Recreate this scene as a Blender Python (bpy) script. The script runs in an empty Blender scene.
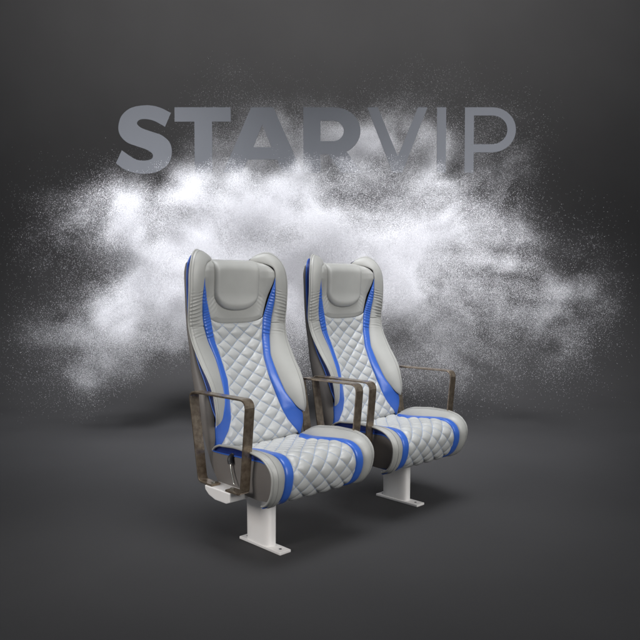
import bpy, math
import numpy as np

# ------------------------------------------------------------------ camera, world, lamps, exposure
F_PX = 700.0                     # focal length in pixels of a 640 px wide picture
YAW, PITCH = math.radians(44.1), math.radians(2.85)
CAM = np.array([-1.828, -2.16, 1.0])
scene = bpy.context.scene
COL = scene.collection
cd = bpy.data.cameras.new('camera'); cam = bpy.data.objects.new('camera', cd); COL.objects.link(cam)
cam.location = CAM; cam.rotation_euler = (math.pi/2-PITCH, 0, -YAW)
cd.sensor_width = 36; cd.lens = 36*F_PX/640; cd.clip_start = .05; cd.clip_end = 100
scene.camera = cam
w = bpy.data.worlds.new('World'); scene.world = w; w.use_nodes = True
w.node_tree.nodes['Background'].inputs[0].default_value = (.85, .92, 1, 1)
w.node_tree.nodes['Background'].inputs[1].default_value = .22
scene.view_settings.view_transform = 'Standard'; scene.view_settings.look = 'None'
scene.view_settings.exposure = 0; scene.view_settings.gamma = 1
scene.cycles.max_bounces = 6; scene.cycles.diffuse_bounces = 4
scene.cycles.use_denoising = True

def W(right, fwd, up):           # metres right of / ahead of / above the camera's foot point
    c, s = math.cos(YAW), math.sin(YAW)
    return np.array([CAM[0]+c*right+s*fwd, CAM[1]-s*right+c*fwd, up])

from mathutils import Vector
def area(name, pos, target, size, power, color=(1, 1, 1), size_y=None, spread=180):
    l = bpy.data.lights.new(name, 'AREA'); l.energy = power; l.color = color
    l.shape = 'RECTANGLE'; l.size = size; l.size_y = size_y or size; l.spread = math.radians(spread)
    o = bpy.data.objects.new(name, l); COL.objects.link(o); o.location = pos
    o.rotation_euler = (Vector(target)-Vector(pos)).to_track_quat('-Z', 'Y').to_euler()
    return o
area('key_softbox', W(2.1, .5, 2.2), W(.1, 2.7, .8), 2.0, 12.5, (1, .985, .96), spread=62)
area('fill_softbox', W(-2.6, .8, 1.7), W(-.2, 2.7, .6), 1.2, 7, (1, .97, .94), spread=62)
area('top_softbox', W(.1, 3.4, 3.4), W(0, 3.75, 0), 2.4, 19, (.94, .96, 1), spread=48)
area('cloud_light_left', W(-1.5, 2.1, 4.1), W(-1.15, 5.0, 1.05), .8, 37, (.94, .955, 1), spread=52)
area('cloud_light_right', W(1.5, 2.1, 4.1), W(1.15, 5.0, 1.1), .8, 35, (.95, .96, 1), spread=52)

area('backdrop_wash', W(0, 4.6, 5.3), W(0, 7.2, 3.3), 6.5, 95, (1, .985, .97), size_y=.5, spread=105)

# ------------------------------------------------------------------ materials
MATS = {}
def mat(name, color, rough=.5, spec=.5, metal=0., coat=0.):
    m = bpy.data.materials.new(name); m.use_nodes = True
    b = m.node_tree.nodes['Principled BSDF']
    b.inputs['Base Color'].default_value = (*color, 1); b.inputs['Roughness'].default_value = rough
    b.inputs['Specular IOR Level'].default_value = spec; b.inputs['Metallic'].default_value = metal
    b.inputs['Coat Weight'].default_value = coat
    MATS[name] = m; return m, m.node_tree, b
def N(nt, typ, **kw):
    n = nt.nodes.new(typ)
    for k, v in kw.items():
        if k in n.inputs: n.inputs[k].default_value = v
        else: setattr(n, k, v)
    return n
def noise_bump(nt, b, scale, strength, dist=.001, detail=4, voronoi=False):
    tc = N(nt, 'ShaderNodeTexCoord')
    if voronoi: t = N(nt, 'ShaderNodeTexVoronoi', Scale=scale); out = t.outputs['Distance']
    else: t = N(nt, 'ShaderNodeTexNoise', Scale=scale, Detail=detail); out = t.outputs['Fac']
    nt.links.new(tc.outputs['Object'], t.inputs['Vector'])
    bp = N(nt, 'ShaderNodeBump', Strength=strength, Distance=dist)
    nt.links.new(out, bp.inputs['Height']); nt.links.new(bp.outputs[0], b.inputs['Normal'])
    return bp
def vary(nt, b, c1, c2, scale, detail=4, lo=.35, hi=.65):
    tc = N(nt, 'ShaderNodeTexCoord'); t = N(nt, 'ShaderNodeTexNoise', Scale=scale, Detail=detail)
    nt.links.new(tc.outputs['Object'], t.inputs['Vector'])
    r = N(nt, 'ShaderNodeValToRGB'); r.color_ramp.elements[0].position = lo; r.color_ramp.elements[1].position = hi
    r.color_ramp.elements[0].color = (*c1, 1); r.color_ramp.elements[1].color = (*c2, 1)
    nt.links.new(t.outputs['Fac'], r.inputs['Fac']); nt.links.new(r.outputs[0], b.inputs['Base Color'])
    return r
def leather(name, c, rough=.42, spec=.45, stitch=None):
    m, nt, b = mat(name, c, rough, spec)
    c2 = tuple(x*.93 for x in c)
    r = vary(nt, b, c2, c, 9)
    bp = noise_bump(nt, b, 420, .22, .0006, voronoi=True)
    if stitch:
        at = N(nt, 'ShaderNodeAttribute', attribute_name='stitch')
        mp = N(nt, 'ShaderNodeMapRange'); mp.inputs['From Min'].default_value = .018; mp.inputs['From Max'].default_value = .042
        mp.inputs['To Min'].default_value = 1; mp.inputs['To Max'].default_value = 0
        nt.links.new(at.outputs['Fac'], mp.inputs['Value'])
        mx = N(nt, 'ShaderNodeMix', data_type='RGBA')
        nt.links.new(mp.outputs[0], mx.inputs[0]); nt.links.new(r.outputs[0], mx.inputs[6]); mx.inputs[7].default_value = (*stitch, 1)
        nt.links.new(mx.outputs[2], b.inputs['Base Color'])
    return m
leather('grey_leather', (.375, .373, .352))
leather('quilted_leather', (.46, .465, .455), .38, .5, stitch=(.30, .36, .47))
leather('blue_leather', (.038, .125, .50), .29, .55)
leather('side_leather', (.17, .155, .145), .5, .35)
leather('shaded_blue_leather', (.012, .030, .17), .45, .35)  # blue gusset leather, darkened: the shade of the recess is put into its colour
mat('piping_grey', (.26, .26, .25), .5)
mat('dark_plastic', (.03, .03, .032), .5)
m, nt, b = mat('white_paint', (.86, .84, .82), .38, .5); vary(nt, b, (.86, .82, .79), (.91, .89, .87), 6); noise_bump(nt, b, 60, .06)
mat('steel', (.75, .74, .68), .25, .5, 1.0)
m, nt, b = mat('bronze_metal', (.2, .15, .1), .27, .5, .8)
vary(nt, b, (.22, .165, .12), (.44, .36, .27), 60, 7, .30, .70); noise_bump(nt, b, 220, .25, .0008)
m, nt, b = mat('studio_grey', (.042, .041, .042), .8, .25)
vary(nt, b, (.040, .039, .040), (.044, .043, .044), 1.5)
mat('letter_grey', (.086, .089, .097), .7, .2)
m, nt, b = mat('powder', (.93, .925, .94), .9, .1)

# ------------------------------------------------------------------ helpers
def mesh_obj(name, V, Fc, mats, parent=None, smooth=True, attr=None, loc=None):
    me = bpy.data.meshes.new(name); me.from_pydata([tuple(map(float, v)) for v in V], [], [tuple(map(int, f)) for f in Fc])
    me.materials.append(MATS[mats])
    if smooth: me.polygons.foreach_set('use_smooth', [True]*len(me.polygons))
    if attr is not None:
        a = me.attributes.new('stitch', 'FLOAT', 'POINT'); a.data.foreach_set('value', np.asarray(attr, np.float32).ravel())
    me.update()
    o = bpy.data.objects.new(name, me); COL.objects.link(o)
    if parent is not None: o.parent = parent
    if loc is not None: o.location = loc
    return o
def grid_faces(n, m, flip=False, wrap=False):
    i, j = np.meshgrid(np.arange(n-1), np.arange(m if wrap else m-1), indexing='ij')
    j2 = (j+1) % m
    f = np.stack([i*m+j, i*m+j2, (i+1)*m+j2, (i+1)*m+j], -1).reshape(-1, 4)
    return f[:, ::-1] if flip else f
def curve(pts, n, smooth=0):
    """Catmull-Rom through the points, resampled evenly along its length"""
    p = np.asarray(pts, float); q = np.vstack([2*p[0]-p[1], p, 2*p[-1]-p[-2]]); out = []
    for i in range(len(p)-1):
        a, b_, c, d = q[i:i+4]; t = np.linspace(0, 1, 24, endpoint=False)[:, None]
        out.append(.5*((2*b_)+(-a+c)*t+(2*a-5*b_+4*c-d)*t**2+(-a+3*b_-3*c+d)*t**3))
    out = np.vstack(out+[p[-1:]])
    if smooth:
        k = np.ones(smooth)/smooth; pad = smooth//2
        e = np.vstack([out[:1]+(out[:1]-out[pad:0:-1]) , out, out[-1:]+(out[-1:]-out[-2:-pad-2:-1])])
        out = np.stack([np.convolve(e[:, a], k, 'valid') for a in range(3)], 1)[:len(out)]
    d = np.r_[0, np.cumsum(np.linalg.norm(np.diff(out, axis=0), axis=1))]
    s = np.linspace(0, d[-1], n)
    return np.stack([np.interp(s, d, out[:, a]) for a in range(3)], 1)
def normals(P):
    du = np.gradient(P, axis=0); dv = np.gradient(P, axis=1); n = np.cross(du, dv)
    l = np.linalg.norm(n, axis=-1, keepdims=True); return n/np.maximum(l, 1e-9)
def pad_profile(t, p=4): return np.power(np.clip(1-np.abs(2*t-1)**p, 0, 1), .5)
def mirror(P): Q = P.copy(); Q[..., 0] *= -1; return Q
def put_grid(name, P, material, parent, flip=False, attr=None):
    n, m = P.shape[:2]
    return mesh_obj(name, P.reshape(-1, 3), grid_faces(n, m, flip), material, parent, attr=attr)
def both(name, P, material, parent, flip=False, label=None):
    put_grid(name, P, material, parent, flip); put_grid(name, mirror(P), material, parent, not flip)
def ruled(A, B, m, h=0., p=4, end=None, sign=1, disp=None):
    n = len(A); t = np.linspace(0, 1, m)
    P = A[:, None]*(1-t)[None, :, None]+B[:, None]*t[None, :, None]
    nn = normals(P)*sign
    wd = np.linalg.norm(B-A, axis=1); amp = np.minimum(h, wd*.35)
    d = amp[:, None]*pad_profile(t, p)[None]
    if end is not None:
        s = np.linspace(0, 1, n); d = d*np.clip(np.minimum(s/end, (1-s)/end), 0, 1)[:, None]**.5
    if disp is not None: d = d+disp(P, t[None, :]*np.ones((n, 1)))*pad_profile(t, 6)[None]
    return P+nn*d[..., None]
def tube(path, r, segs=8, closed=False):
    P = np.asarray(path, float); n = len(P); T = np.gradient(P, axis=0); T /= np.linalg.norm(T, axis=1, keepdims=True)+1e-12
    up = np.array([0, 0, 1.]); V = []
    prev = None
    for i in range(n):
        if prev is None:
            a = np.cross(T[i], up); 
            if np.linalg.norm(a) < 1e-3: a = np.cross(T[i], [1, 0, 0])
        else: a = prev-T[i]*prev.dot(T[i])
        a /= np.linalg.norm(a); b_ = np.cross(T[i], a); prev = a
        for k in range(segs):
            an = 2*math.pi*k/segs; V.append(P[i]+r*(math.cos(an)*a+math.sin(an)*b_))
    Fc = [tuple(f) for f in grid_faces(n, segs, wrap=True)]
    Fc += [tuple(range(segs)), tuple(range((n-1)*segs, n*segs))[::-1]]
    return V, Fc
def join(parts):
    V, Fc = [], []
    for v, f in parts:
        o = len(V); V += list(v); Fc += [tuple(i+o for i in q) for q in f]
    return V, Fc
def bevel(o, wdt=.002, seg=2):
    md = o.modifiers.new('bevel', 'BEVEL'); md.width = wdt; md.segments = seg; md.limit_method = 'ANGLE'
def flat(o): o.data.polygons.foreach_set('use_smooth', [False]*len(o.data.polygons)); return o
def box(x0, x1, y0, y1, z0, z1):
    V = [(x, y, z) for x in (x0, x1) for y in (y0, y1) for z in (z0, z1)]
    return V, [(0, 1, 3, 2), (4, 6, 7, 5), (0, 4, 5, 1), (2, 3, 7, 6), (0, 2, 6, 4), (1, 5, 7, 3)]
def hashn(ix, iy, iz, seed):
    h = (ix*374761393+iy*668265263+iz*2147483647+seed*1274126177) & 0xffffffff
    h = ((h ^ (h >> 13))*1274126177) & 0xffffffff
    return ((h ^ (h >> 16)) & 0xffff)/65535.
def vnoise(P, seed=0):
    P = np.asarray(P); i = np.floor(P).astype(np.int64); f = P-i; f = f*f*(3-2*f); r = 0
    for a in (0, 1):
        for b_ in (0, 1):
            for c in (0, 1):
                wt = (f[..., 0] if a else 1-f[..., 0])*(f[..., 1] if b_ else 1-f[..., 1])*(f[..., 2] if c else 1-f[..., 2])
                r = r+wt*hashn(i[..., 0]+a, i[..., 1]+b_, i[..., 2]+c, seed)
    return r
def fbm(P, octv=5, seed=0, gain=.55):
    s, a, t = 0, 1, 0
    for k in range(octv): s = s+a*vnoise(P*2.03**k+17.3*k, seed+k); t += a; a *= gain
    return s/t
def zi(tab, z, col):
    t = np.asarray(sorted(tab), float); return np.interp(z, t[:, 0], t[:, col])
def smooth_tab(tab, zs, col, win=.03):
    zz = np.arange(zs.min()-.1, zs.max()+.1, .002); v = zi(tab, zz, col); k = int(win/.002) | 1
    ker = np.hanning(k+2)[1:-1]; ker /= ker.sum(); e = np.pad(v, k//2, mode='edge')
    return np.interp(zs, zz, np.convolve(e, ker, 'valid'))

# ------------------------------------------------------------------ the studio
def studio():
    prof = [(-6, 0)] + [(y, 0) for y in np.linspace(-5, 5.4, 30)]
    R = 1.6
    prof += [(5.6+R*math.sin(a), R-R*math.cos(a)) for a in np.linspace(0, math.pi/2, 24)]
    prof += [(5.6+R, z) for z in np.linspace(2, 6.5, 8)]
    V, n = [], len(prof)
    for r in np.linspace(-9, 9, 13):
        for f, z in prof: V.append(W(r, f, z))
    o = mesh_obj('floor', V, grid_faces(13, n), 'studio_grey'); o['kind'] = 'structure'
    o['label'] = 'dark grey seamless studio floor curving up into the backdrop'
studio()

# ------------------------------------------------------------------ seat
# measured across the backrest: (z, half width, depth y)
B_IN = [(.345,.215,.084),(.36,.212,.082),(.376,.195,.078),(.42,.158,.088),(.465,.136,.100),(.535,.123,.130),(.611,.110,.160),(.69,.113,.198),(.774,.127,.226),(.857,.139,.233),(.94,.165,.226),(1.0,.182,.212),(1.033,.187,.203)]
B_OUT = [(.452,.229,.068),(.47,.203,.0775),(.50,.183,.088),(.54,.162,.110),(.615,.150,.149),(.694,.147,.190),(.775,.166,.220),(.857,.183,.226),(.94,.193,.213),(1.0,.190,.206),(1.033,.187,.203)]
EDGE = [(.452,.231,.062),(.47,.234,.057),(.514,.235,.060),(.564,.236,.071),(.59,.238,.083),(.628,.240,.103),(.665,.242,.131),(.703,.244,.160),(.741,.246,.184),(.78,.250,.203),(.84,.255,.215),(.90,.257,.210),(.98,.257,.204),(1.04,.252,.207),(1.085,.241,.216)]
def wrinkles(z0, z1, amp, seed, freq=75):
    def f(P, t):
        z = P[..., 2]; x = P[..., 0]
        win = np.clip((z-z0)/.03, 0, 1)*np.clip((z1-z)/.04, 0, 1)
        ph = z*freq+4.4*vnoise(np.stack([x*14, z*13, 0*z+3], -1), seed)+np.abs(x)*freq*.22
        ridge = 1-np.abs(np.sin(ph))**.8
        am = np.clip(vnoise(np.stack([x*26, z*34, 0*z], -1), seed+5)*2.1-.35, 0.05, 1.5)
        return amp*win*(ridge-.45)*am
    return f
def quilt(P, sx, sz, u, v, amp):
    nq = np.stack([u*9+5, v*9, 0*u], -1); u = u+.006*(vnoise(nq, 3)-.5); v = v+.006*(vnoise(nq+7, 5)-.5)
    a = u/sx+v/sz; b_ = u/sx-v/sz; amp = amp*(.72+.56*vnoise(np.stack([u*17, v*17+3, 0*u], -1), 9))
    fa = np.abs(a-np.round(a)); fb = np.abs(b_-np.round(b_))
    h = amp*(np.sin(np.pi*a)**2+1e-6)**.24*(np.sin(np.pi*b_)**2+1e-6)**.24
    return h, np.minimum(fa, fb)

def build_seat(root):
    # ---------------- backrest quilted panel
    n, m = 250, 130
    zc = np.linspace(0, 1, n)[:, None]; f = np.linspace(-1, 1, m)[None, :]
    ztop = .838+.022*np.abs(f)**4; zbot = .346+.012*f**2
    z = zbot+(ztop-zbot)*zc
    hw = smooth_tab(B_IN, z.ravel(), 1).reshape(z.shape); ye = smooth_tab(B_IN, z.ravel(), 2).reshape(z.shape)
    x = f*hw; y = ye+.014*(1-f**2)*np.clip((z-.36)/.12, 0, 1)
    P = np.stack([x, y, z+0*x], -1)
    s = np.cumsum(np.r_[0, np.linalg.norm(np.diff(P[:, m//2], axis=0), axis=1)])[:, None]+0*x
    h, st = quilt(P, .0765, .0615, x+.0, s-.022, .0095)
    ed = np.clip(np.minimum((1-np.abs(f))*hw/.02, np.minimum((z-zbot)/.02, (ztop-z)/.02)), 0, 1)**.5
    nn = normals(P); nn *= np.sign(-nn[..., 1:2])
    put_grid('quilted_back_panel', P+nn*((h+.002)*ed)[..., None], 'quilted_leather', root, flip=True, attr=st)
    # ---------------- headrest yoke around the pillow
    seam = [(.80,.130,.226),(.857,.139,.233),(.94,.165,.226),(1.0,.182,.212),(1.033,.187,.203),(1.06,.186,.203),(1.08,.176,.212),(1.094,.150,.236),(1.10,.12,.262)]
    n, m = 110, 110
    zc = np.linspace(0, 1, n)[:, None]; f = np.linspace(-1, 1, m)[None, :]
    z0 = .838+.022*np.abs(f)**4; z = z0+(1.098-z0)*zc
    hw = smooth_tab(seam, z.ravel(), 1, .012).reshape(z.shape); ye = smooth_tab(seam, z.ravel(), 2, .012).reshape(z.shape)
    x = f*hw; y = ye+(.262-ye)*np.clip(1-np.abs(x/.19)**3, 0, 1)*np.clip((z-.83)/.12, 0, 1)+.012*(1-f**2)*np.clip((.95-z)/.1, 0, 1)
    P = np.stack([x, y, z+0*x], -1)
    nn = normals(P); nn *= np.sign(-nn[..., 1:2])
    ed = np.clip(np.minimum((1-np.abs(f))*hw/.022, np.minimum((z-z0)/.02, (1.104-z)/.03)), 0, 1)**.5
    wr = .0009*np.exp(-((np.abs(x)-.125)/.022)**2)*np.exp(-((z-.925)/.04)**2)*np.sin(z*300+np.abs(x)*260)
    P = P+nn*(.012*ed+wr)[..., None]
    top = []
    for a in np.linspace(0, 1, 8)[1:]:      # rolls over the top to the rear
        q = P[-1].copy(); q[:, 1] += .075*a; q[:, 2] += .008*math.sin(a*math.pi)-.01*a*a; top.append(q)
    put_grid('headrest_yoke', np.vstack([P, np.array(top)]), 'grey_leather', root, flip=True)
    gx = np.linspace(-.13, .13, 53); gz = np.linspace(.885, 1.10, 60); YG = np.zeros((60, 53))
    for a_, zq in enumerate(gz):
        rowi = np.argmin(np.abs(P[:, m//2, 2]-zq)); o_ = np.argsort(P[rowi, :, 0]); YG[a_] = np.interp(gx, P[rowi, o_, 0], P[rowi, o_, 1])
    kb = np.hanning(19)[1:-1]; kb /= kb.sum()
    YG = np.apply_along_axis(lambda v: np.convolve(np.pad(v, 8, mode='edge'), kb, 'valid'), 0, YG); YG = np.apply_along_axis(lambda v: np.convolve(np.pad(v, 8, mode='edge'), kb, 'valid'), 1, YG)
    def yoke_front(x, z):
        u = np.clip((x+.13)/.005, 0, 51.99); v = np.clip((z-.885)/(.215/59), 0, 58.99); i = u.astype(int); j = v.astype(int); u = u-i; v = v-j
        return (YG[j, i]*(1-u)+YG[j, i+1]*u)*(1-v)+(YG[j+1, i]*(1-u)+YG[j+1, i+1]*u)*v
    # ---------------- head pillow
    n, m = 120, 120
    f = np.linspace(-1, 1, m)[None, :]; g = np.linspace(0, 1, n)[:, None]
    x = f*.119*(1-.02*g); cor = 1-np.clip(1-np.abs(f)**2.35, 0, 1)**(1/2.35)
    zb = .892+.082*cor; zt = 1.100
    z = zt-(zt-zb)*g; x = x+0*g
    dn = (z-zb)+.02*g*0; e1 = np.clip((1-np.abs(f))*.119/.030, 0, 1)+0*z; e2 = np.clip(dn/.032, 0, 1); q_ = lambda v: np.sqrt(np.clip(1-(1-v)**2.6, 0, 1)); e = q_(e1)*q_(e2)
    y = yoke_front(x, z)+.004-.030*e*(1-.1*g)
    y = y+.014*np.clip((z-1.060)/.040, 0, 1)**2.5*e
    P = np.stack([x, y, z+0*x], -1); top = []
    for a in np.linspace(0, 1, 8)[1:]:
        q = P[0].copy(); q[:, 1] += .07*a; q[:, 2] += .009*math.sin(min(a*2.2, 1.57))-.03*max(a-.6, 0); top.insert(0, q)
    hp = put_grid('head_pillow', np.vstack([np.array(top), P]), 'grey_leather', root)
    ol = np.vstack([P[6:, 0], P[-1, 1:-1], P[6:, -1][::-1]]); ol[:, 1] -= .0015
    dd = np.r_[0, np.cumsum(np.linalg.norm(np.diff(ol, axis=0), axis=1))]; q_s = np.linspace(0, dd[-1], 110); ol = np.stack([np.interp(q_s, dd, ol[:, a_]) for a_ in range(3)], 1)
    V, Fc = tube(ol, .0017, 6); mesh_obj('seam', V, Fc, 'piping_grey', hp)
    # ---------------- blue stripes
    zz = np.linspace(1.033, .352, 460)
    bi = np.stack([smooth_tab(B_IN, zz, 1, .02), smooth_tab(B_IN, zz, 2, .05), zz], 1)
    LOW = [(.345,.222,.080),(.365,.225,.078),(.40,.231,.0715),(.44,.231,.0715),(.456,.223,.0742)]
    full = LOW+[q for q in B_OUT if q[0] > .453]
    bo = np.stack([smooth_tab(full, zz, 1, .03), smooth_tab(full, zz, 2, .05), zz], 1)
    bo[:, 0] = np.maximum(bo[:, 0], bi[:, 0]+.0004)
    P = ruled(bi, bo, 22, np.interp(zz, [.36, .43, .54], [.0015, .0025, .007]), 3, disp=wrinkles(.70, 1.0, .0026, 4, 230))
    both('blue_side_stripe', P, 'blue_leather', root)
    # ---------------- side bolster with the ear-shaped wing
    inner = np.array([(.229,.067,.452),(.203,.072,.47),(.183,.088,.50),(.162,.110,.54),(.150,.149,.615),(.147,.190,.694),(.166,.220,.775),(.183,.226,.857),(.193,.213,.94),(.190,.206,1.0),(.187,.203,1.033),(.186,.204,1.058),(.176,.212,1.080),(.150,.236,1.094),(.115,.262,1.100),(.098,.285,1.100)])
    outer = np.array([(.231,.062,.452),(.234,.057,.48),(.235,.060,.514),(.237,.074,.572),(.239,.098,.62),(.243,.150,.69),(.248,.198,.77),(.254,.215,.84),(.257,.210,.90),(.257,.204,.98),(.254,.206,1.04),(.243,.214,1.085),(.222,.232,1.122),(.193,.252,1.143),(.160,.266,1.140),(.120,.280,1.120)])
    idx = np.linspace(0, 1, len(inner))
    def corr(c):
        d = np.linspace(0, 1, 640); from_pts = []
        p = np.vstack([2*c[0]-c[1], c, 2*c[-1]-c[-2]])
        for t in d*(len(c)-1):
            i = min(int(t), len(c)-2); u = t-i; a, b_, cc, dd = p[i:i+4]
            from_pts.append(.5*((2*b_)+(-a+cc)*u+(2*a-5*b_+4*cc-dd)*u*u+(-a+3*b_-3*cc+dd)*u**3))
        return np.array(from_pts)
    I, O = corr(inner), corr(outer)
    n = len(I); t = np.linspace(0, 1, 40)
    base = I[:, None]*(1-t)[None, :, None]+O[:, None]*t[None, :, None]
    nn = normals(base)
    # make normals face the sitter
    nn *= np.sign(-(nn[..., 1:2])+1e-6)
    wd = np.linalg.norm(O-I, axis=1)
    # broad pad, fullest towards its outer rim in the wing
    rise = np.interp(base[:, 0, 2], [.45, .55, .75, .9, 1.03, 1.1], [.005, .011, .013, .011, .010, .010])
    prof = np.sin(np.pi*np.clip(t, 0, 1)**.95)**.6
    d = np.minimum(rise, wd*.3)[:, None]*prof[None]
    P0z = lambda q: q[..., 2]
    wr = wrinkles(.815, .985, .0085, 11, 215)(base, t)*np.sin(np.pi*t)[None]**.4
    wr += -.004*np.exp(-((P0z(base)-.832+.02*np.sin(t*9)[None]*0)/.0022)**2)+wrinkles(.765, .83, .0036, 21, 215)(base, t)*np.sin(np.pi*t)[None]**.4
    P = base+nn*(d+wr)[..., None]
    both('side_bolster', P, 'grey_leather', root)
    V, Fc = tube(P[8:, 34][::3], .0011, 5); both_tube(V, Fc, 'seam', 'piping_grey', root)
    # rim welt and gusset down to the shell
    S = np.array([(.229,.075,.452),(.232,.070,.48),(.234,.088,.514),(.236,.113,.572),(.237,.137,.62),(.239,.178,.69),(.242,.208,.77),(.244,.236,.84),(.244,.240,.90),(.244,.245,.98),(.243,.247,1.04),(.235,.253,1.085),(.216,.268,1.108),(.190,.287,1.124),(.160,.298,1.122),(.120,.305,1.108)])
    S = corr(S)
    rim = O+np.array([.002, .004, 0])
    V, Fc = tube(rim[::4], .0036, 8); mesh_obj('welt', V, Fc, 'grey_leather', root); V2 = np.array(V)*np.array([-1, 1, 1]); mesh_obj('welt', V2, [f[::-1] for f in Fc], 'grey_leather', root)
    # gusset: sinks inwards just behind the welt (lower part of the back)
    k = 12; t = np.linspace(0, 1, k)
    G = (rim[:, None]*(1-t)[None, :, None]+S[:, None]*t[None, :, None])
    wl = np.linalg.norm(S-rim, axis=1); G[..., 0] -= (.35*wl[:, None]*np.sin(np.pi*np.clip(t*1.05, 0, 1))[None])**1
    Lw = np.array([(.231,.062,.452),(.233,.064,.42),(.230,.066,.39),(.223,.078,.36)]); Ls = np.array([(.229,.075,.452),(.232,.070,.42),(.235,.070,.39),(.229,.083,.36)])
    both('blue_gusset', G, 'shaded_blue_leather', root, flip=True)
    lo = zz < .462; E0 = bo[lo]; E1 = E0.copy(); E1[:, 0] = .2335; E1[:, 1] += .014
    both('blue_edge', ruled(E0, E1, 6), 'blue_leather', root)
    V, Fc = tube(S[::4], .0032, 6); mesh_obj('blue_piping', V, Fc, 'blue_leather', root); mesh_obj('blue_piping', np.array(V)*[-1, 1, 1], [f[::-1] for f in Fc], 'blue_leather', root)
    # ---------------- rear shell
    YF = [(.225,.00),(.25,.055),(.30,.072),(.34,.080),(.36,.082),(.395,.074),(.452,.078),(.491,.080),(.53,.090),(.566,.108),(.60,.128),(.642,.152),(.70,.184),(.76,.210),(.83,.238),(.93,.245),(1.03,.249),(1.085,.256),(1.12,.268)]
    YR = [(.225,.02),(.24,.05),(.268,.092),(.31,.120),(.36,.145),(.45,.182),(.55,.214),(.65,.240),(.77,.254),(.94,.266),(1.06,.274),(1.10,.268),(1.12,.262)]
    zz = np.r_[np.linspace(.228, .32, 16), np.linspace(.33, 1.08, 60), np.linspace(1.086, 1.097, 6)]
    yf = smooth_tab(YF, zz, 1, .02); yr = smooth_tab(YR, zz, 1, .03); yr = np.maximum(yr, yf+.012)
    rows = []; hwid = np.interp(zz, [.225, .3, .45, .9, 1.05, 1.09, 1.118], [.236, .238, .238, .246, .245, .236, .19])
    for zk, a, b_, h in zip(zz, yf, yr, hwid):
        ring = []
        fr = a+.075                                   # the front wall sits behind the upholstery
        for tt in np.linspace(-1, 1, 25): ring.append((tt*(h-.004), min(a+(fr-a)*(1-abs(tt)**10), b_+.018), zk))
        r = min(.022, (b_-a)*.45)
        for an in np.linspace(0, math.pi/2, 7)[0:]: ring.append((h-r+r*math.cos(an), b_-r+r*math.sin(an), zk))
        bulge = .035*math.sin(min(max((zk-.25)/.4, 0), 1)*math.pi/2)
        for tt in np.linspace(1, -1, 21)[1:-1]: xx = tt*(h-r); ring.append((xx, b_+bulge*(1-tt**2)**.8, zk))
        for an in np.linspace(math.pi/2, 0, 7): ring.append((-(h-r+r*math.cos(an)), b_-r+r*math.sin(an), zk))
        rows.append(ring)
    R = np.array(rows); n, m = R.shape[:2]
    Fc = [tuple(q) for q in grid_faces(n, m, wrap=True, flip=False)]+[tuple(range(m))[::-1], tuple(range((n-1)*m, n*m))]
    mesh_obj('back_shell', R.reshape(-1, 3), Fc, 'side_leather', root)

    # ---------------- cushion
    PR = [(.100,.346),(.07,.351),(.03,.354),(-.03,.359),(-.10,.366),(-.17,.372),(-.225,.375),(-.262,.370),(-.290,.352),(-.303,.328),(-.305,.300),(-.298,.268),(-.280,.235),(-.255,.213),(-.225,.203),(-.18,.200),(-.10,.199)]
    C = curve([(0, a, b_) for a, b_ in PR], 280)[:, 1:]
    sl = np.r_[0, np.cumsum(np.linalg.norm(np.diff(C, axis=0), axis=1))]; L = sl[-1]; L0 = L-.127
    # blue inner / outer half widths along the profile (by length)
    bi = np.interp(sl, [0, .04, .06, .08, .12, .16, .21, .27, .34, .40, .46, .54, L0, L], [.205, .203, .180, .160, .136, .127, .132, .148, .155, .162, .166, .163, .148, .140])
    bo = np.interp(sl, [0, .04, .055, .08, .12, .16, .21, .34, .40, .46, .54, L0, L], [.206, .206, .212, .209, .200, .192, .191, .196, .203, .207, .205, .187, .175])
    ker = np.hanning(15)[1:-1]; ker /= ker.sum()
    sm = lambda v: np.convolve(np.pad(v, 6, mode='edge'), ker, 'valid')
    bi, bo = sm(bi), sm(bo)
    m = 150; f = np.linspace(-1, 1, m)[None]
    x = f*bi[:, None]; P = np.stack([x, C[:, 0][:, None]+0*x, C[:, 1][:, None]+0*x], -1)
    nn = normals(P); nn *= -1 if nn[60, m//2, 2] < 0 else 1
    h, st = quilt(P, .0735, .068, x, sl[:, None]-.01+0*x, .0084)
    e = np.clip(np.minimum((1-np.abs(f))*bi[:, None]/.018, np.minimum(sl, L-sl)[:, None]/.02+.0), 0, 1)**.5
    dish = -.008*(1-f**2)*np.clip(1-sl/.35, 0, 1)[:, None]
    put_grid('quilted_seat_panel', P+nn*((h+.002)*e+dish)[..., None], 'quilted_leather', root, attr=st, flip=True)
    A = np.stack([bi, C[:, 0], C[:, 1]], 1); B = np.stack([np.maximum(bo, bi+.0004), C[:, 0], C[:, 1]], 1)
    both('blue_seat_stripe', ruled(A, B, 18, .008, 3, sign=1), 'blue_leather', root)
    # bolster: blue outer edge up to a crest and out to its rim
    k0 = int(np.searchsorted(sl, .03)); kend = int(np.searchsorted(sl, L0+.004)); seg = slice(k0, kend)
    rim_x = np.interp(sl, [0, .05, .12, .28, .34, .46, .54, .60, L0+.02, L], [.236, .254, .268, .276, .272, .264, .258, .248, .236, .225])
    rim_up = np.interp(sl, [0, .03, .06, .10, .2, .30, .38, .46, L], [.0, .008, .024, .034, .034, .024, .008, 0, 0])
    cr = np.interp(sl, [0, .035, .06, .1, .18, .30, .38, .46, .56, L], [0, .003, .008, .012, .013, .012, .014, .014, .012, .004])
    rim_x, rim_up, cr = sm(rim_x), sm(rim_up), sm(cr)
    T = np.gradient(C, axis=0); T /= np.linalg.norm(T, axis=1, keepdims=True); Nn = np.stack([T[:, 1]*1., -T[:, 0]], 1)
    if Nn[60, 1] < 0: Nn = -Nn
    t = np.linspace(0, 1, 34)
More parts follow.
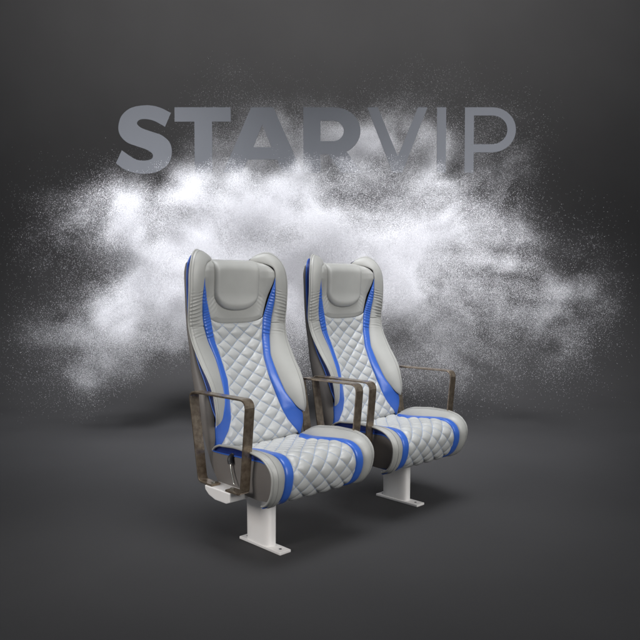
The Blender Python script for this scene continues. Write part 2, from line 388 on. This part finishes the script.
    X = B[:, 0][:, None]*(1-t)+rim_x[:, None]*t
    off = rim_up[:, None]*t[None]+cr[:, None]*np.sin(np.pi*t**.9)[None]**.7
    P = np.stack([X, C[:, 0][:, None]+Nn[:, 0][:, None]*off, C[:, 1][:, None]+Nn[:, 1][:, None]*off], -1)[seg]
    both('seat_bolster', P, 'grey_leather', root)
    rim = P[:, -1]
    V, Fc = tube(rim[::3], .0042, 8); both_tube(V, Fc, 'welt', 'grey_leather', root)
    # inner seam line of the bolster front (second stitched line)
    ss = P[16:, 22]; V, Fc = tube(ss[::3], .0016, 6); both_tube(V, Fc, 'seam', 'piping_grey', root)
    # blue gusset between rim and side skirt
    SK = np.stack([np.interp(sl[seg], [0, .05, .3, .46, L], [.234, .246, .252, .252, .236]), C[seg, 0]*.985+.012*np.clip((C[seg, 0]+.2)/.2, 0, 1), C[seg, 1]-.008], 1)
    SK[:, 2] += np.interp(C[seg, 0], [-.3, -.2, 0, .1], [-.0, -.002, .006, .012])*(C[seg, 1] > .34)
    t = np.linspace(0, 1, 10)[None, :, None]
    G = rim[:, None]*(1-t)+SK[:, None]*t; G[..., 0] -= .008*np.sin(np.pi*t[..., 0])
    both('seat_gusset', G, 'shaded_blue_leather', root)
    V, Fc = tube(SK[::3], .003, 6); both_tube(V, Fc, 'blue_piping', 'blue_leather', root)
    # side skirt panel: from the piping down to the bottom line
    top = SK; n = len(top)
    jf = int(np.argmin(top[:, 1])); je = jf+int(np.argmax(top[jf:, 2] < .224)); top = top[:je]; yl, zl = top[-1, 1], top[-1, 2]
    by = np.interp(top[:, 1], [-.305, -.2, .1], [yl, -.2, .06]); by[jf:] = np.minimum(by[jf:], yl)
    bot = np.stack([np.interp(by, [yl, -.2], [.241, .243]), by, np.interp(by, [yl, -.2, -.1, .06], [zl, .217, .222, .232])], 1); bot[jf:] = bot[jf]*0+np.array([top[-1, 0]-.002, yl, zl])
    t = np.linspace(0, 1, 16)[None, :, None]
    Q = top[:, None]*(1-t)+bot[:, None]*t; Q[..., 0] += .007*np.sin(np.pi*t[..., 0])
    both('side_skirt', Q, 'side_leather', root)
    # underside tray
    V, Fc = box(-.225, .225, -.235, .03, .222, .30)
    o = mesh_obj('seat_pan', V, Fc, 'dark_plastic', root, smooth=False); bevel(o, .006)
    # recline lever in its slot
    lv = mesh_obj('recline_lever', *tube(curve([(-.262, -.064, .338), (-.267, -.072, .31), (-.268, -.092, .258)], 12), .0036, 8), 'steel', root)
    V, Fc = tube(curve([(-.247, -.058, .360), (-.262, -.060, .350), (-.264, -.066, .332)], 8), .011, 10)
    mesh_obj('lever_boot', V, Fc, 'dark_plastic', lv)

def both_tube(V, Fc, name, material, root):
    mesh_obj(name, V, Fc, material, root); mesh_obj(name, np.array(V)*[-1, 1, 1], [f[::-1] for f in Fc], material, root)

def strip_bar(path, xc, wdt, th):
    """flat bar of width wdt along x bent along a path in the yz plane"""
    P = np.asarray(path, float); T = np.gradient(P, axis=0); T /= np.linalg.norm(T, axis=1, keepdims=True)
    Nn = np.stack([-T[:, 1], T[:, 0]], 1); V = []
    b_ = .0012
    prof = [(-wdt/2+b_, -th/2), (wdt/2-b_, -th/2), (wdt/2, -th/2+b_), (wdt/2, th/2-b_), (wdt/2-b_, th/2), (-wdt/2+b_, th/2), (-wdt/2, th/2-b_), (-wdt/2, -th/2+b_)]
    for p, n_ in zip(P, Nn):
        for u, v in prof: V.append((xc+u, p[0]+n_[0]*v, p[1]+n_[1]*v))
    n = len(P)
    return V, [tuple(q) for q in grid_faces(n, 8, wrap=True)]+[tuple(range(8))[::-1], tuple(range((n-1)*8, n*8))]
def rounded(pts, radii, k=8):
    pts = [np.array(p, float) for p in pts]; out = [pts[0]]
    for i in range(1, len(pts)-1):
        a = pts[i-1]-pts[i]; c = pts[i+1]-pts[i]; la, lc = np.linalg.norm(a), np.linalg.norm(c); a /= la; c /= lc
        th = math.acos(np.clip(a.dot(c), -1, 1)); d = radii[i-1]/math.tan(th/2)
        p0, p1 = pts[i]+a*d, pts[i]+c*d
        for t in np.linspace(0, 1, k): out.append((1-t)**2*p0+2*t*(1-t)*(pts[i]*.35+.65*(p0+p1)/2*.0+pts[i]*.65)+t*t*p1)
    out.append(pts[-1]); return out
def armrest(root, xc):
    path = rounded([(-.004, .2445), (.084, .2445), (.143, .586), (-.214, .590), (-.178, .2445), (-.090, .2445)], [.024, .028, .034, .020])
    V, Fc = strip_bar(path, xc, .042, .0070)
    o = flat(mesh_obj('armrest', V, Fc, 'bronze_metal', root)); 
    for y in (.012, -.106):
        V, Fc = tube([(xc, y, .245), (xc, y, .254)], .0085, 6); flat(mesh_obj('bolt', V, Fc, 'steel', o))

def base_parts(root, dx):
    # crossbar under the cushion that carries both armrests
    pr = [(.036, .240), (.033, .224), (.010, .208), (-.030, .197), (-.100, .197), (-.120, .205), (-.122, .240)]
    V = [(x, y, z) for x in (-.312, .312) for y, z in pr]; k = len(pr)
    Fc = [tuple(range(k)), tuple(range(k, 2*k))[::-1]]+[(i, i+k, (i+1) % k+k, (i+1) % k) for i in range(k)]
    o = mesh_obj('crossbar', V, Fc, 'white_paint', root, smooth=False); bevel(o, .003)
    p = bpy.data.objects.new('pedestal', None)
    # column: flattened oval, slightly wider towards the top
    yc, V, n = -.090, [], 40
    zs = [.006, .012, .12, .212]; hy = [.074, .072, .073, .075]; hx = [.026, .0225, .0225, .0235]
    for z, a, b_ in zip(zs, hy, hx):
        for q in range(n):
            an = 2*math.pi*q/n; c, s = math.cos(an), math.sin(an)
            V.append((dx+b_*math.copysign(abs(s)**.55, s), yc+a*math.copysign(abs(c)**.45, c), z))
    Fc = [tuple(q) for q in grid_faces(len(zs), n, wrap=True)]+[tuple(range(n))[::-1], tuple(range((len(zs)-1)*n, len(zs)*n))]
    col = mesh_obj('pedestal', [(x-dx, y, z) for x, y, z in V], Fc, 'white_paint', root, loc=(dx, 0, 0))
    md = col.modifiers.new('edge', 'EDGE_SPLIT'); md.split_angle = math.radians(50)
    V, Fc = box(-.027, .027, -.232, .014, 0, .0105)
    o = mesh_obj('foot_plate', V, Fc, 'white_paint', col, smooth=False); bevel(o, .002)
    for y in (-.202, -.006):
        V, Fc = tube([(.0, y, .0107), (.0, y, .0112)], .0055, 14); mesh_obj('bolt_hole', V, Fc, 'dark_plastic', col, smooth=False)
    return col

seat = bpy.data.objects.new('passenger_seat', None); COL.objects.link(seat)
seat['label'] = 'nearer grey and blue quilted seat whose whole left side and foot show'
seat['category'] = 'seat'; seat['group'] = 'pair of pedestal passenger seats'
build_seat(seat)
armrest(seat, -.2875); armrest(seat, .2875)
ped = base_parts(seat, -.138)

def copy_tree(o, parent=None):
    c = o.copy(); COL.objects.link(c)
    if parent is not None: c.parent = parent
    for ch in list(o.children): copy_tree(ch, c)
    return c
seat2 = copy_tree(seat); seat2.location = (.658, 0, 0)
seat2['label'] = 'farther grey and blue quilted seat, partly hidden behind the other seat'
for ch in seat2.children:
    if ch.name.startswith('pedestal'): ch.location.x = .018

# ------------------------------------------------------------------ lettering in the powder
def lettering():
    D = 5.0; k = D/F_PX
    root = bpy.data.objects.new('large_lettering', None); COL.objects.link(root)
    root.location = W(0, D, 1.0); root.rotation_euler = (0, 0, -YAW)
    root['label'] = 'large flat grey capital letters standing in the white powder above the seats'; root['category'] = 'lettering'
    X = lambda px: (px-320)*k
    Z = lambda py: (320-py)*k-math.tan(PITCH)*D     # height relative to root
    th = .005
    def poly(outs, holes=()):
        cu = bpy.data.curves.new('letter', 'CURVE'); cu.dimensions = '2D'; cu.fill_mode = 'BOTH'; cu.extrude = th/2; cu.bevel_depth = 0
        for ring in list(outs)+list(holes):
            sp = cu.splines.new('POLY'); sp.points.add(len(ring)-1); sp.use_cyclic_u = True
            for i, (px, py) in enumerate(ring): sp.points[i].co = (X(px), Z(py), 0, 1)
        o = bpy.data.objects.new('letter', cu); COL.objects.link(o)
        me = bpy.data.meshes.new_from_object(o.evaluated_get(bpy.context.evaluated_depsgraph_get()))
        bpy.data.objects.remove(o)
        me.transform(__import__('mathutils').Matrix.Rotation(math.pi/2, 4, 'X'))
        me.materials.clear(); me.materials.append(MATS['letter_grey'])
        q = bpy.data.objects.new('letter', me); COL.objects.link(q); q.parent = root
    def arc(cx, cy, rx, ry, a0, a1, n=22):
        return [(cx+rx*math.cos(math.radians(a)), cy+ry*math.sin(math.radians(a))) for a in np.linspace(a0, a1, n)]
    def catm(p, n=8):
        p = np.array(p, float); q = np.vstack([2*p[0]-p[1], p, 2*p[-1]-p[-2]]); out = []
        for i in range(len(p)-1):
            a, b_, c, d = q[i:i+4]
            for t in np.linspace(0, 1, n, endpoint=False): out.append(tuple(.5*((2*b_)+(-a+c)*t+(2*a-5*b_+4*c-d)*t*t+(-a+3*b_-3*c+d)*t**3)))
        return out+[tuple(p[-1])]
    up = catm([(173, 115.5), (161.5, 110), (149, 108), (134, 110.5), (124.5, 118), (121, 128.5), (122.5, 137), (129, 144), (139, 148), (149, 151.5), (154.5, 156), (153, 160.5), (146, 162), (137, 160.5), (124, 152)])
    dn = catm([(118, 164.5), (126, 170.5), (136, 174), (147, 175), (160, 172.5), (170, 165), (173.5, 154.5), (171.5, 144.5), (164, 137.5), (153, 133.5), (143.5, 130), (139.5, 126), (141.5, 122.5), (148, 121.5), (157, 123.5), (167, 129)])
    poly([up+dn])
    poly([[(176.5, 110), (232, 110), (232, 124), (213.5, 124), (213.5, 174), (196, 174), (196, 124), (176.5, 124)]])
    poly([[(252, 110), (274, 110), (302.5, 174), (283, 174), (277.5, 161), (248.5, 161), (243, 174), (224, 174)]], [[(254, 149), (272, 149), (263, 127)]])
    poly([[(303.5, 110)]+[(335, 110)]+arc(334, 133, 26, 23, -85, 62, 20)+[(347, 154), (362, 174), (341, 174), (328.5, 156), (320.5, 156), (320.5, 174), (303.5, 174)]],
         [[(320.5, 123), (332, 123)]+arc(333, 133, 10.5, 10, -85, 85, 12)+[(332, 143), (320.5, 143)]])
    poly([[(366.5, 110), (377, 110), (397, 158), (416.5, 110), (426, 110), (401.5, 174), (392, 174)]])
    poly([[(435.5, 110), (444.5, 110), (444.5, 174), (435.5, 174)]])
    poly([[(463, 110), (490, 110)]+arc(490, 132, 23.5, 22, -88, 88, 26)+[(490, 154), (472, 154), (472, 174), (463, 174)]],
         [[(472, 118), (490, 118)]+arc(490, 132, 15, 14, -88, 88, 22)+[(490, 146), (472, 146)]])
lettering()

# ------------------------------------------------------------------ burst of white powder (a cloud of real grains)
MAP = """
0 0 0 0 0 0 0 0 0 0 0 0 0 0 0 0 .1 .1 0 0 0 0 0 0 0
0 0 0 0 0 0 .1 .2 .3 .2 .1 .1 0 0 .1 .3 .4 .4 .3 .2 .1 0 0 0 0
0 0 0 0 0 0 .2 .5 .5 .5 .3 .2 .2 .2 .4 .7 .7 .6 .5 .4 .3 .2 .1 0 0
0 0 0 0 0 .1 .4 .9 1 2 2.5 2.5 2 1.5 2 3 2 1.5 1 .6 .6 .5 .3 .1 0
0 0 0 0 0 .2 .8 2.5 3 4 4.5 4 5 5 7.5 6.5 3 6 5 1.5 1 .9 .5 .1 0
.1 .2 .1 .1 .2 .6 2 4 4 5 5 6 6 6.5 8.5 5 4 6 5.5 2.5 1.5 1.5 .8 .2 0
.3 1.5 2 .8 1.4 4 7 6 7 7 7.5 7 7 5 5 4 5.5 6.5 4 3 2.5 2 1 .3 0
2 3.5 6.5 6 5 8 8 8 8.5 8.5 7 6 6 5 4 4 5 5 3 2 2.6 2.4 1.4 .4 .1
2.4 3.4 7 6.5 5 5.5 6 7 8 8.5 8.5 8.5 8.5 8 7 6 7 7 5 3.5 3 3 2.4 .9 .3
2 2.4 5 7 4 6.5 8 7.5 8 7 6 9 9 9 9 8.5 8.5 8 7 5 4.5 4.2 3.2 1.2 .5
1.4 1.7 2.6 7 8 8.6 9 8.5 8 7.5 7 9 9 9 9 9 9 8 6.5 5 4.6 4.2 3.3 1.7 .9
1 2 4 8 9 9 9 9 9 9 9 9 9 9 9 9 8 6 5 4.6 4.2 4 4 3 1.8
1.2 3.5 8 9 9 9 9 9 9 9 9 8.5 8.5 8 8 8 8.5 5.5 4 3.6 3.4 3.8 3.6 3.8 3.4
2 7.5 6 7.5 5.5 7.5 8 8 8 8 7.5 7.5 7 6 5.5 4.5 4 3.5 3.6 3 2.8 2.8 2.9 2.8 2.6
4.4 5 5.5 5.5 6 5.5 6.5 6 6 5.5 5.5 5 4 3 2.6 2.2 2.6 2.4 2.8 2.4 2.2 2 1.9 1.8 1.8
3 5.5 4.2 2.2 .9 .6 2.5 2.5 2 2 2.4 2 1.5 1.5 1.6 1.6 1.7 1.7 1.9 2.4 1.6 1.2 .9 .8 .8
4.2 3 .7 .1 0 0 .1 .2 .2 .2 .2 .2 .3 .4 .5 .6 .8 .8 .9 1.2 .8 .5 .4 .3 .3
1.2 .2 0 0 0 0 0 0 0 0 0 0 0 0 .1 .1 .2 .3 .4 .5 .3 .2 .1 .1 .1
0 0 0 0 0 0 0 0 0 0 0 0 0 0 0 0 0 0 .1 .1 .1 0 0 0 0
"""
D0 = 5.0; KP = D0/F_PX
M = np.array([[float(v) for v in r.split()] for r in MAP.strip().splitlines()])
M = np.pad(M, ((0, 0), (4, 4))); fade = [.02, .12, .34, .66]
for i in range(4): M[:, i] = M[:, 4]*fade[i]; M[:, -1-i] = M[:, -5]*fade[i]
def cover(a, zz, yb):
    """how closely the powder covers what is behind it, 0-1, at a metres right of the middle and zz above the floor"""
    ny, nx = M.shape
    cx = (a/KP+320)/20; cy = (285-(zz-1)/KP-60)/20
    Q = np.stack([a*3.2, zz*3.2, yb*.25], -1)
    wx = fbm(Q, 4, 31)-.5; wy = fbm(Q+9.1, 4, 47)-.5
    sx = np.clip(cx+wx*1.9, 0, nx-1.001); sy = np.clip(cy+wy*1.9, 0, ny-1.001)
    i = sx.astype(int); j = sy.astype(int); u = sx-i; v = sy-j
    val = (M[j, i]*(1-u)+M[j, i+1]*u)*(1-v)+(M[j+1, i]*(1-u)+M[j+1, i+1]*u)*v
    # wisps, and streaks flung outward from the middle of the burst
    r = np.hypot(a, zz-1.25); th = np.arctan2(zz-1.25, a)
    sw = np.clip(r-.6, 0, 1)
    streak = fbm(np.stack([np.cos(th)*15, np.sin(th)*15, r*2.2+yb*.15], -1), 5, 61)
    fine = fbm(np.stack([a*5+wx*4, zz*5+wy*4, yb*.5], -1), 6, 77, .62)
    mod = np.clip((fine-.5)*4.2+(streak-.5)*2.4*sw*np.clip(.25+a, .15, 1), -1.6, 1.6)
    cov = np.clip(val/9.*(1+.22*mod)+.18*mod*np.clip(val/2.5, 0, 1)*np.clip((9.9-val)/4, .34, 1), 0, .985)
    return cov, wx, wy
def in_front(a, zz):
    z1 = 1.92-.07*np.clip((a-.75)/.3, 0, 1)-.08*np.clip((-1.0-a)/.2, 0, 1)+.22*(fbm(np.stack([a*7, zz*7, 0*a], -1), 3, 91)-.5)
    t = np.clip((z1-zz)/.33, 0, 1); return t*t*(3-2*t)
D_NEAR, D_FAR = D0-.36, D0+.38
def billow(a, zz): return .42*(fbm(np.stack([a*2.1, zz*2.1, 0*a], -1), 3, 131)-.5)
def powder():
    rng = np.random.default_rng(7)
    NC = 8500000; ny, nx = M.shape
    a = (rng.random(NC)*(nx-1)*20-320)*KP; zz = 1+(285-(60+20*rng.random(NC)*(ny-1)))*KP
    yb = rng.normal(0, 1, NC)
    cov, wx, wy = cover(a, zz, yb)
    tau = -np.log(1-cov)*.85*np.clip(.38+cov, 0, 1)
    TMAX = 2.2; tau = np.minimum(tau, TMAX)
    keep = rng.random(NC) < tau/TMAX
    a, zz, yb, tau, wx, wy = (q[keep] for q in (a, zz, yb, tau, wx, wy)); n = len(a)
    # the upper part hangs behind the letters, the lower part billows in front of them
    fr = rng.random(n) < in_front(a, zz)
    lay = np.where(fr, D_NEAR, D_FAR); dep = lay+np.clip(yb*.075, -.17, .17)+billow(a, zz)
    size = (.00088+.0008*rng.random(n)**6)
    sc = lay/D0
    c, s = math.cos(YAW), math.sin(YAW)
    aa = a*sc; zz = 1+(zz-1)*sc
    C = np.stack([CAM[0]+c*aa+s*dep, CAM[1]-s*aa+c*dep, zz], -1)
    T = np.array([(1, 1, 1), (1, -1, -1), (-1, 1, -1), (-1, -1, 1)])/math.sqrt(3)
    q = rng.normal(size=(n, 4)); q /= np.linalg.norm(q, axis=1, keepdims=True); w_, x, y, z = q.T
    Rm = np.stack([1-2*(y*y+z*z), 2*(x*y-z*w_), 2*(x*z+y*w_), 2*(x*y+z*w_), 1-2*(x*x+z*z), 2*(y*z-x*w_), 2*(x*z-y*w_), 2*(y*z+x*w_), 1-2*(x*x+y*y)], -1).reshape(n, 3, 3)
    V = (np.einsum('nij,kj->nki', Rm, T)*size[:, None, None]*1.25+C[:, None]).reshape(-1, 3).astype(np.float32)
    tri = np.array([(0, 1, 2), (0, 3, 1), (0, 2, 3), (1, 3, 2)])
    Fi = (np.arange(n)[:, None, None]*4+tri[None]).reshape(-1).astype(np.int32)
    me = bpy.data.meshes.new('powder_cloud'); me.vertices.add(4*n); me.vertices.foreach_set('co', V.ravel())
    me.loops.add(12*n); me.loops.foreach_set('vertex_index', Fi)
    me.polygons.add(4*n); me.polygons.foreach_set('loop_start', np.arange(0, 12*n, 3, dtype=np.int32))
    me.update(calc_edges=True); me.materials.append(MATS['powder'])
    o = bpy.data.objects.new('powder_cloud', me); COL.objects.link(o)
    o['kind'] = 'stuff'; o['label'] = 'burst of fine white powder spreading behind the seats'
    print('grains', n)
powder()

def mist():
    """the finest dust, too fine to see as grains: a fog volume that follows the same burst"""
    nx, nz = 300, 200
    A, Z = np.meshgrid(np.linspace(-2.35, 2.35, nx), np.linspace(.1, 2.75, nz), indexing='ij')
    cov, _, _ = cover(A, Z, 0*A); fr = in_front(A, Z)
    ker = np.hanning(7)[1:-1]; ker /= ker.sum()
    for ax in (0, 1): cov = np.apply_along_axis(lambda v: np.convolve(v, ker, 'same'), ax, cov)
    V = np.stack([A, 0*A, Z], -1).reshape(-1, 3)
    me = bpy.data.meshes.new('powder_mist'); me.from_pydata(V.tolist(), [], grid_faces(nx, nz).tolist())
    tau = -np.log(1-np.clip(cov, 0, .97)**1.35*.95)*MIST
    for nm, v in (('near', tau*fr), ('far', tau*(1-fr)), ('billow', billow(A, Z))):
        at = me.attributes.new(nm, 'FLOAT', 'POINT'); at.data.foreach_set('value', v.astype(np.float32).ravel())
    o = bpy.data.objects.new('powder_mist', me); COL.objects.link(o)
    o.location = W(0, D0, 0); o.rotation_euler = (0, 0, -YAW)
    o['kind'] = 'stuff'; o['label'] = 'thin white dust drifting around the burst of powder'
    m = bpy.data.materials.new('mist'); m.use_nodes = True; nt = m.node_tree; nt.nodes.clear()
    out = nt.nodes.new('ShaderNodeOutputMaterial'); pv = nt.nodes.new('ShaderNodeVolumePrincipled')
    pv.inputs['Color'].default_value = (.97, .965, .985, 1); pv.inputs['Density'].default_value = 1; pv.inputs['Anisotropy'].default_value = 0
    nt.links.new(pv.outputs[0], out.inputs['Volume']); me.materials.append(m)
    g = bpy.data.node_groups.new('mist', 'GeometryNodeTree')
    g.interface.new_socket('Geometry', in_out='INPUT', socket_type='NodeSocketGeometry'); g.interface.new_socket('Geometry', in_out='OUTPUT', socket_type='NodeSocketGeometry')
    nn = g.nodes; L = g.links
    gi = nn.new('NodeGroupInput'); go = nn.new('NodeGroupOutput')
    pos = nn.new('GeometryNodeInputPosition'); sp = nn.new('ShaderNodeSeparateXYZ'); L.new(pos.outputs[0], sp.inputs[0])
    cb = nn.new('ShaderNodeCombineXYZ'); L.new(sp.outputs[0], cb.inputs[0]); L.new(sp.outputs[2], cb.inputs[2])
    def mth(op, a, b_=None):
        q = nn.new('ShaderNodeMath'); q.operation = op
        for i, v in enumerate((a, b_)):
            if v is None: continue
            if isinstance(v, (int, float)): q.inputs[i].default_value = v
            else: L.new(v, q.inputs[i])
        return q.outputs[0]
    def sample(nm, scale):
        v = nn.new('ShaderNodeCombineXYZ'); L.new(mth('MULTIPLY', sp.outputs[0], 1/scale), v.inputs[0])
        L.new(mth('ADD', mth('MULTIPLY', mth('SUBTRACT', sp.outputs[2], 1.), 1/scale), 1.), v.inputs[2])
        na = nn.new('GeometryNodeInputNamedAttribute'); na.data_type = 'FLOAT'; na.inputs['Name'].default_value = nm
        sn = nn.new('GeometryNodeSampleNearestSurface'); sn.data_type = 'FLOAT'
        L.new(gi.outputs[0], sn.inputs['Mesh']); L.new(na.outputs[0], sn.inputs['Value']); L.new(v.outputs[0], sn.inputs['Sample Position'])
        return sn.outputs[0]
    terms = []; SG = .075
    for nm, y0 in (('near', D_NEAR), ('far', D_FAR)):
        d = mth('DIVIDE', mth('SUBTRACT', mth('SUBTRACT', sp.outputs[1], y0-D0), sample('billow', y0/D0)), SG)
        gs = mth('EXPONENT', mth('MULTIPLY', mth('MULTIPLY', d, d), -.5))
        terms.append(mth('MULTIPLY', gs, sample(nm, y0/D0)))
    dens = mth('MULTIPLY', mth('ADD', terms[0], terms[1]), 1/(SG*2.507))
    vc = nn.new('GeometryNodeVolumeCube'); L.new(dens, vc.inputs['Density'])
    vc.inputs['Min'].default_value = (-2.4, -.8, .1); vc.inputs['Max'].default_value = (2.4, .85, 2.8)
    vc.inputs['Resolution X'].default_value = 340; vc.inputs['Resolution Y'].default_value = 66; vc.inputs['Resolution Z'].default_value = 200
    sm = nn.new('GeometryNodeSetMaterial'); sm.inputs['Material'].default_value = m
    L.new(vc.outputs[0], sm.inputs['Geometry']); L.new(sm.outputs[0], go.inputs[0])
    md = o.modifiers.new('mist', 'NODES'); md.node_group = g
MIST = .58
scene.cycles.volume_bounces = 2; scene.cycles.volume_step_rate = 3.0
mist()
